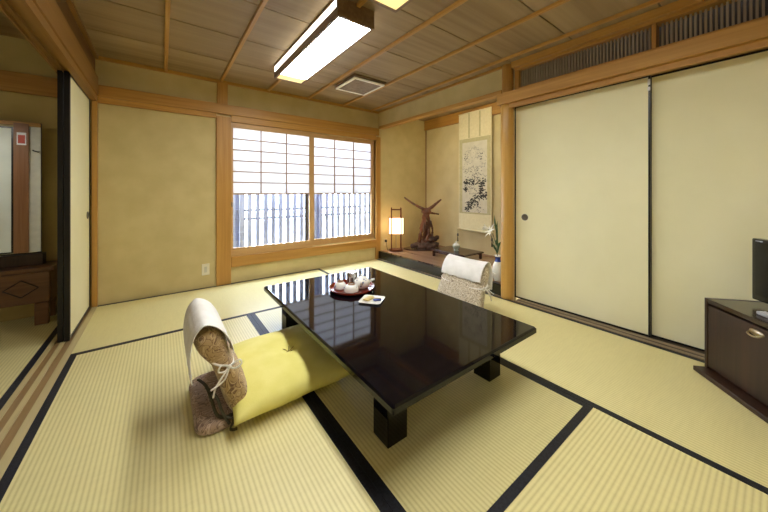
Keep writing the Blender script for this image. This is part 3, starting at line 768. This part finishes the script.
bm = bmesh.new(); lathe(bm, [(0, 0), (.034, 0), (.050, .012), (.058, .034), (.054, .054), (.040, .068), (.030, .071), (0, .071)], 36); obj('body', bm, TEAP, tp, smooth=True)
bm = bmesh.new(); lathe(bm, [(.031, .071), (.028, .077), (.010, .082), (.006, .088), (.009, .094), (0, .098)], 28); obj('lid', bm, PORC, tp, smooth=True)
bm = bmesh.new(); tube(bm, [(.048, -.02, .04), (.085, -.036, .056)], [.009, .007], 12); obj('handle', bm, PORC, tp, smooth=True)
bm = bmesh.new(); tube(bm, [(-.03, -.04, .04), (-.042, -.055, .052), (-.047, -.062, .066)], [.011, .008, .006], 12); obj('spout', bm, PORC, tp, smooth=True)
# sweets dish
dx, dy = 1.076, 1.562
ds = thing('sweets_dish', 'square white dish beside the tray', 'dish', (dx, dy, TZ), math.radians(38))
bm = bmesh.new(); loft(bm, [rr(.056, .056, .014, 0), rr(.070, .070, .018, .006), rr(.072, .072, .018, .009), rr(.068, .068, .018, .009), rr(.055, .055, .012, .004)]); obj('plate', bm, PORC, ds)
sw = thing('wrapped_sweet', 'yellow wrapped sweet lying on the square dish', 'sweet', (dx - .012, dy + .020, TZ + .006), math.radians(20))
bm = bmesh.new(); loft(bm, [rr(.034, .018, .008, 0), rr(.040, .022, .008, .005), rr(.034, .017, .008, .011)]); obj('wrapper', bm, YPACK, sw, smooth=True)
sw2 = thing('sweet_packet', 'dark blue printed packet on the square dish', 'sweet', (dx + .022, dy - .026, TZ + .006), math.radians(-25))
bm = bmesh.new(); loft(bm, [rr(.024, .012, .005, 0), rr(.027, .014, .005, .004), rr(.024, .011, .005, .008)]); obj('wrapper', bm, INKB, sw2, smooth=True)

# ------------------------------------------------------------------ floor chairs (zaisu)
def se_ring(cx, cz, nx, nz, ht, hw, n=40, p=3.2):
    """superellipse ring; thickness along (nx,nz), width along y"""
    out = []
    for k in range(n):
        a = 2 * PI * k / n; ca, sa = math.cos(a), math.sin(a)
        u = math.copysign(abs(ca) ** (2 / p), ca) * ht; v = math.copysign(abs(sa) ** (2 / p), sa) * hw
        out.append((cx + nx * u, v, cz + nz * u))
    return out
def floor_chair(name, loc, rot, label, fab, fab_base, straps):
    t = thing(name, label, 'floor chair', loc, rot, 'legless floor chairs at the low table')
    bm = bmesh.new()                                          # base slab
    loft(bm, [rr(.215, .205, .06, .002), rr(.225, .215, .06, .012), rr(.225, .215, .06, .036), rr(.212, .203, .055, .048)], True)
    bmesh.ops.translate(bm, verts=bm.verts, vec=(.225, 0, 0)); obj('seat_pad', bm, fab_base, t, smooth=False, bevel=.006)
    # back pad lofted along its spine
    spine = [(.172, .040, .044, .215), (.168, .07, .052, .222), (.150, .14, .054, .222), (.130, .20, .050, .214), (.106, .250, .044, .208), (.095, .280, .042, .205), (.076, .318, .056, .206), (.055, .358, .060, .206), (.040, .392, .050, .200), (.032, .416, .026, .185)]
    rings = []
    for i, (x, z, ht, hw) in enumerate(spine):
        a = spine[max(0, i - 1)]; b = spine[min(len(spine) - 1, i + 1)]
        d = Vector((b[0] - a[0], 0, b[1] - a[1])).normalized(); nx, nz = d.z, -d.x
        rings.append(se_ring(x, z, nx, nz, ht, hw))
    bm = bmesh.new(); loft(bm, rings); obj('backrest', bm, fab, t, smooth=True, sub=1)
    # white cloth cover: follows the pad over the top, open at the ends
    path = [(.139, .305), (.134, .335), (.118, .375), (.096, .412), (.068, .438), (.034, .450), (.008, .430), (-.009, .395), (-.016, .36), (-.020, .32), (-.018, .27), (-.012, .225)]
    pth = smooth_path([(x, 0, z) for x, z in path], 4)
    bm = bmesh.new(); rows = []
    ny = 24
    for i, p in enumerate(pth):
        row = []
        for j in range(ny + 1):
            y = -.194 + .388 * j / ny
            w = .0035 * math.sin(j * 1.3 + i * .21) * min(1, abs(i - len(pth) / 2) / (len(pth) / 2)) + random.uniform(-.0006, .0006)
            sag = -.006 * (1 - (2 * j / ny - 1) ** 2) if .3 < i / len(pth) < .6 else 0
            row.append((p.x + w, y, p.z + sag + (.004 * math.sin(j * .9) if i in (0, len(pth) - 1) else 0)))
        rows.append(row)
    loft(bm, rows, cap=False, closed=False)
    o = obj('cloth_cover', bm, WHITECL, t, smooth=True); md = o.modifiers.new('s', 'SOLIDIFY'); md.thickness = .003; md.offset = 0
    # tie string round the waist with a bow at the camera-side end
    bm = bmesh.new(); s = -1 if rot == 0 else 1
    ring = se_ring(.097, .275, .92, -.38, .058, .214, 36)
    tube(bm, [Vector(p) for p in ring] + [Vector(ring[0])], .0045, 7)
    kx, ky, kz = .118, s * .222, .268
    for L in (((0, 0, 0), (.035, s * .010, .022), (.044, s * .01, .002), (.02, s * .008, -.010), (0, 0, 0)), ((0, 0, 0), (-.03, s * .012, .020), (-.042, s * .012, -.002), (-.02, s * .008, -.011), (0, 0, 0)), ((0, 0, 0), (-.03, s * .012, -.03), (-.052, s * .01, -.065), (-.06, s * .01, -.10)), ((0, 0, 0), (-.015, s * .016, -.03), (-.03, s * .012, -.05), (-.07, s * .015, -.065))):
        tube(bm, smooth_path([(kx + a, ky + b, kz + c) for a, b, c in L], 5), .0038, 7)
    lathe(bm, [(0, -.010), (.010, -.004), (.010, .004), (0, .010)], 10, (kx, ky, kz))
    obj('tie_string', bm, STRING, t, smooth=True)
    if straps:
        for q in straps:
            bm = bmesh.new(); tube(bm, smooth_path(q, 6), .0065, 8, flat=.35); obj('ribbon', bm, RIBBON, t, smooth=True)
    return t
floor_chair('floor_chair', (.108, 1.600, 0), 0.0, 'low brocade floor chair with white cloth cover, holding the yellow cushion', BROC, BROC2,
            [[(.045, -.13, .16), (.075, -.19, .14), (.09, -.20, .09), (.105, -.212, .055), (.12, -.226, .03)],
             [(.02, -.06, .17), (.045, -.13, .165), (.06, -.17, .12), (.075, -.19, .07), (.10, -.20, .052), (.15, -.205, .053), (.19, -.20, .06)],
             [(.10, -.205, .053), (.13, -.23, .05), (.12, -.236, .015), (.145, -.24, .008)], [(.12, -.20, .054), (.17, -.225, .05), (.185, -.232, .02)]])
floor_chair('floor_chair', (2.060, 1.545, 0), PI, 'low beige patterned floor chair with white cloth cover, on the alcove side of the table', BROC3, BROC3, None)

# yellow cushion
cu = thing('floor_cushion', 'thick yellow floor cushion on the left floor chair, reaching under the table', 'cushion', (.560, 1.622, .035), math.radians(1.5))
bm = bmesh.new(); N = 36; hxc, hyc = .338, .315
grid = {}
for sgn in (1, -1):
    for i in range(N + 1):
        for j in range(N + 1):
            u, v = 2 * i / N - 1, 2 * j / N - 1
            edge = (1 - abs(u) ** 2.6) * (1 - abs(v) ** 2.6)
            h = .072 * max(edge, 0) ** .45
            dimp = .030 * math.exp(-((u * hxc) ** 2 + (v * hyc) ** 2) / .0022) + .010 * math.exp(-((u * hxc) ** 2 + (v * hyc) ** 2) / .02)
            # corners stay pointed, sides bow in
            bx_ = 1 - .075 * (1 - v * v) * abs(u) ** 2; by_ = 1 - .07 * (1 - u * u) * abs(v) ** 2
            wr = .0025 * math.sin(9 * u + 5 * v) * (abs(u) ** 3 + abs(v) ** 3) * (edge > .02)
            z = .052 + (sgn * (h - dimp * (sgn > 0)) + wr if edge > 1e-9 else 0)
            z -= .022 * max(0, -v) ** 3
            if sgn < 0: z = max(z, .012 - .01 * max(0, -v) ** 3)
            if (i in (0, N) or j in (0, N)):
                if sgn < 0: grid[sgn, i, j] = grid[1, i, j]; continue
            grid[sgn, i, j] = bm.verts.new((u * hxc * bx_, v * hyc * by_, z))
for sgn in (1, -1):
    for i in range(N):
        for j in range(N):
            q = [grid[sgn, i, j], grid[sgn, i + 1, j], grid[sgn, i + 1, j + 1], grid[sgn, i, j + 1]]
            bm.faces.new(q if sgn > 0 else q[::-1])
obj('cushion_body', bm, YEL, cu, smooth=True)
bm = bmesh.new()
for a in (.3, 1.2, 2.5, 4.0, 5.2):
    tube(bm, [(0, 0, .078), (.022 * math.cos(a), .022 * math.sin(a), .094), (.046 * math.cos(a), .046 * math.sin(a), .098)], [.003, .0022, .0012], 6)
tube(bm, [(0, 0, .074), (0, 0, .088)], .006, 8)
tf = obj('centre_tuft', bm, plain('tuft_thread', (0.30, 0.24, 0.05), 0.8), cu, smooth=True); tf['label'] = 'darker olive centre tuft'

# ------------------------------------------------------------------ ceiling lamps
def ceiling_lamp(y0, y1, label):
    x0, x1, zb = .845, 1.115, 2.06
    t = thing('ceiling_lamp', label, 'ceiling lamp', ((x0 + x1) / 2, (y0 + y1) / 2, zb), 0, 'long ceiling lamps')
    cx, cy = (x0 + x1) / 2, (y0 + y1) / 2; H = ZC - .0 - zb; hx, hy = (x1 - x0) / 2, (y1 - y0) / 2
    for s in (-1, 1): bx('end_cap', -hx, hx, s * hy - .010, s * hy + .010, 0, H - .0005, LAMPW, t, .002)
    bm = bmesh.new()
    for s in (-1, 1):
        a, b = sorted((s * hx, s * (hx - .016))); box(bm, a, b, -hy + .01, hy - .01, 0, .056)
        box(bm, s * hx - .006, s * hx + .006, -hy + .01, hy - .01, H - .018, H - .0005)
    obj('side_rail', bm, LAMPW, t)
    for s in (-1, 1): bx('side_diffuser', s * hx - .002, s * hx + .002, -hy + .01, hy - .01, .056, H - .018, LAMPS, t)
    bx('diffuser', -hx + .016, hx - .016, -hy + .022, hy - .13, .004, .009, LAMPD, t)
    e = bx('diffuser_end', -hx + .016, hx - .016, hy - .13, hy - .01, .004, .009, LAMPY, t); e['label'] = 'yellowish dimmer end of the diffuser'
    return t
ceiling_lamp(1.60, 2.84, 'long wooden-framed fluorescent ceiling lamp nearer the window')
ceiling_lamp(.10, 1.36, 'long ceiling lamp nearer the viewer, only its end showing at the top edge')
# ceiling vent
vt = thing('ceiling_vent', 'square white-rimmed ventilation grille in the ceiling', 'vent', (1.735, 2.76, ZC), 0)
bm = bmesh.new()
for a in ((-.19, .19, -.205, -.18), (-.19, .19, .18, .205), (-.19, -.165, -.18, .18), (.165, .19, -.18, .18)): box(bm, *a, -.045, -.028)
obj('rim', bm, plain('vent_rim', (0.85, 0.80, 0.68), 0.5), vt, bevel=.003)
bx('mounting_frame', -.20, .20, -.215, .215, -.014, -.0005, LAMPW, vt); bx('neck', -.15, .15, -.165, .165, -.028, -.014, BLACKM, vt)
bx('grille', -.165, .165, -.18, .18, -.040, -.030, VENTG, vt)

# ------------------------------------------------------------------ outlet on the back wall
ol = thing('wall_outlet', 'beige wall outlet low on the plaster wall left of the broad post', 'outlet', (.365, YB, .188))
bx('cover_plate', -.034, .034, -.007, 0, -.058, .058, WPLAST, ol, .002)
bx('socket', -.012, .012, -.010, -.007, -.030, .030, PALEWALL, ol, .001)

# ------------------------------------------------------------------ tv cabinet, tv, remote (turned 45 degrees in the corner)
UA = math.atan2(-.653, -.757)
# local frame: x = -u (from the far end towards the visible corner), y = back
cb = thing('television_cabinet', 'dark walnut television cabinet standing cornerwise by the cream doors', 'cabinet', (2.415, .25, 0), UA + PI)
# local x runs from 0 (visible corner) to -L ; local y negative = back? check: rotate (0,1) by UA+PI
L, D, Hc = .60, .33, .41
def cbx(nm, x0, x1, y0, y1, z0, z1, m, bev=.002, par=None): return bx(nm, x0, x1, y0, y1, z0, z1, m, par or cb, bev)
# front is at y=0 with outward normal +y (points towards the table), back at y=-D
cbx('plinth', -L - .005, .002, -D, .052, .0013, .026, DARKWOOD, .003)
cbx('side_panel', -.018, 0, -D, 0, .026, Hc - .0, DARKWOOD); cbx('side_panel', -L, -L + .018, -D, 0, .026, Hc, DARKWOOD)
cbx('top_board', -L + .018, -.018, -D, 0, Hc - .024, Hc - .001, DARKTOP); cbx('back_panel', -L + .018, -.018, -D, -D + .012, .032, Hc + .0, DARKWOOD)
dr = cbx('drop_door', -L + .02, -.020, -.020, -.003, .036, Hc - .036, DARKWOOD, .002)
bm = bmesh.new()
hz = .345; hxm = -.285
lathe(bm, [(0, 0), (.034, 0), (.036, .002), (.029, .005), (0, .005)], 28, squash=(1, .42)); bmesh.ops.rotate(bm, verts=bm.verts, cent=(0, 0, 0), matrix=Matrix.Rotation(-PI / 2, 3, 'X')); bmesh.ops.translate(bm, verts=bm.verts, vec=(hxm, -.003, hz))
tube(bm, smooth_path([(hxm - .028, .0, hz - .003), (hxm - .025, .014, hz - .010), (hxm, .018, hz - .015), (hxm + .025, .014, hz - .010), (hxm + .028, .0, hz - .003)], 5), .004, 8)
obj('handle', bm, BRASS, dr, smooth=True)['label'] = 'metal oval handle'
tv = thing('television', 'small black flat television on the dark walnut cabinet', 'television', (2.415, .25, Hc), UA + PI)
def tbx(nm, x0, x1, y0, y1, z0, z1, m, bev=.003): return bx(nm, x0, x1, y0, y1, z0, z1, m, tv, bev)
tbx('housing', -.56, -.056, -.205, -.166, .026, .345, TVB, .006)
tbx('screen', -.545, -.078, -.167, -.164, .055, .325, TVS, 0)
tbx('stand', -.42, -.20, -.27, -.11, 0, .014, TVB, .004); tbx('stand_neck', -.34, -.28, -.20, -.18, .012, .03, TVB)
bm = bmesh.new()
for k in range(6): box(bm, -.110 + k * .006 - .002 - .0, -.110 + k * .006 + .002, -.1665, -.1655, .331, .336)
obj('maker_mark', bm, GREYP, tv)
rc = thing('remote_control', 'silver-grey remote control on the cabinet top in front of the television', 'remote control', (2.415, .25, Hc), UA + PI)
bx('remote_body', -.30, -.215, -.095, -.055, 0, .016, GREYP, rc, .004)
bm = bmesh.new()
for i in range(5):
    for j in range(2): box(bm, -.29 + i * .014, -.281 + i * .014, -.085 + j * .014, -.077 + j * .014, .0155, .018)
obj('buttons', bm, WHT, rc)

# ------------------------------------------------------------------ side room: dressing table with mirror
dt = thing('dressing_table', 'low brown wooden dressing table with a diamond relief in the side room', 'dressing table', (-1.10, 3.44, 0))
def db(nm, x0, x1, y0, y1, z0, z1, m=DRESS, bev=.003, par=None): return bx(nm, x0 + 1.10, x1 + 1.10, y0 - 3.44, y1 - 3.44, z0, z1, m, par or dt, bev)
db('top_board', -1.54, -.655, 3.30, 3.57, .405, .432)
db('body', -1.52, -.675, 3.325, 3.56, .165, .405)
for x in (-1.50, -.757):
    db('leg', x, x + .072, 3.315, 3.36, .0013, .165); db('leg', x, x + .072, 3.50, 3.545, .0013, .165)
for (a, b_) in ((-1.515, -1.24), (-1.235, -.965), (-.96, -.68)):
    d = db('drawer', a, b_, 3.312, 3.326, .175, .396, bev=.002)
    if b_ > -1 and b_ > -.9 or a < -1.4:
        cx = (a + b_) / 2
        bm = bmesh.new()
        for (w, h, y) in ((.085, .062, .004),):
            P = [(-w, 0), (0, h), (w, 0), (0, -h)]
            for i in range(4):
                p = Vector((P[i][0], 0, P[i][1])); q = Vector((P[(i + 1) % 4][0], 0, P[(i + 1) % 4][1]))
                tube(bm, [p, q], .004, 6)
        bmesh.ops.translate(bm, verts=bm.verts, vec=(cx + 1.10, 3.311 - 3.44, .285)); obj('diamond_relief', bm, DARKWOOD, d)
db('mirror_base', -1.48, -.735, 3.42, 3.50, .432, .520, DARKWOOD)
db('mirror_frame', -1.47, -.752, 3.458, 3.475, .520, 1.53, DARKWOOD, .001)
db('mirror_glass', -1.468, -.754, 3.452, 3.457, .530, 1.528, MIRROR, 0)

sl = thing('ceiling_lamp', 'added unseen square lamp brightening the side room', 'ceiling lamp', (-2.3, .45, 2.12))  # extra lamp out of view, added to brighten mats and mirrored door
bx('lamp_housing', -.22, .22, -.22, .22, .02, .0995, LAMPW, sl); bx('diffuser', -.20, .20, -.20, .20, 0, .02, plain('added_lamp_acrylic', (.9, .9, .9), .4, emit=(1, .97, .92), es=8.0), sl)
# rear of the side room, seen in the mirror
struct(bx('trim_29', -1.90, -1.74, YF, YF + .05, 0, 2.10, BROWNPOST), 'brown post at the rear of the side room, seen in the mirror')
struct(bx('wall_panel_side_room', -1.74, -1.10, YF, YF + .02, 0, 2.06, PALEWALL))
dd = fusuma('door_5', (-2.90, YF + .03, .002), 1.0, 2.03, 'X', 'white sliding door at the rear of the side room, seen in the mirror', frame=.025)
for ch in dd.children:
    if ch.name.startswith('panel'): ch.data.materials[0] = mottled('white_door_paper', (0.68, 0.72, 0.66), (0.74, 0.78, 0.72), 3, 0.8, 0)
struct(bx('trim_30', -2.95, -1.10, YF, YF + .04, 2.065, 2.15, WX), 'lintel at the rear of the side room')
st = thing('notice_sticker', 'red and white notice sticker on the brown post, seen in the mirror', 'sticker', (-1.815, YF + .0495, 1.85))
bx('sticker_ground', -.05, .05, 0, .002, -.10, .10, WHT, st); bx('red_field', -.038, .038, .002, .003, -.075, .06, RED, st)
hk = thing('wall_hook', 'dark wall hook on the pale panel, seen in the mirror', 'hook', (-1.63, YF + .02, 1.66))
bm = bmesh.new(); tube(bm, smooth_path([(0, 0, 0), (.0, .05, -.01), (-.04, .06, .0), (-.06, .05, .015)]), .010, 8); obj('hook_arm', bm, BLACKM, hk, smooth=True)

# ------------------------------------------------------------------ light
w = bpy.data.worlds.new('world'); bpy.context.scene.world = w; w.use_nodes = True
bg = w.node_tree.nodes['Background']; bg.inputs[0].default_value = (0.72, 0.82, 1.0, 1); bg.inputs[1].default_value = 9.5

# ------------------------------------------------------------------ camera
cam = bpy.data.cameras.new('camera'); co = bpy.data.objects.new('camera', cam); C.objects.link(co)
co.location = (0, 0, 1.0); co.rotation_euler = (PI / 2, 0, -.6434)
cam.sensor_width = 36; cam.lens = 296.4 / 768 * 36; cam.shift_y = -(256 - 191.3) / 768; cam.clip_start = 0.02
bpy.context.scene.camera = co
S = bpy.context.scene
S.view_settings.view_transform = 'Standard'; S.view_settings.look = 'None'; S.view_settings.gamma = 1; S.view_settings.exposure = 1.58
S.view_settings.use_curve_mapping = False
S.cycles.use_denoising = True
S.cycles.max_bounces = 10; S.cycles.diffuse_bounces = 6; S.cycles.glossy_bounces = 5; S.cycles.transmission_bounces = 6
S.cycles.sample_clamp_indirect = 6
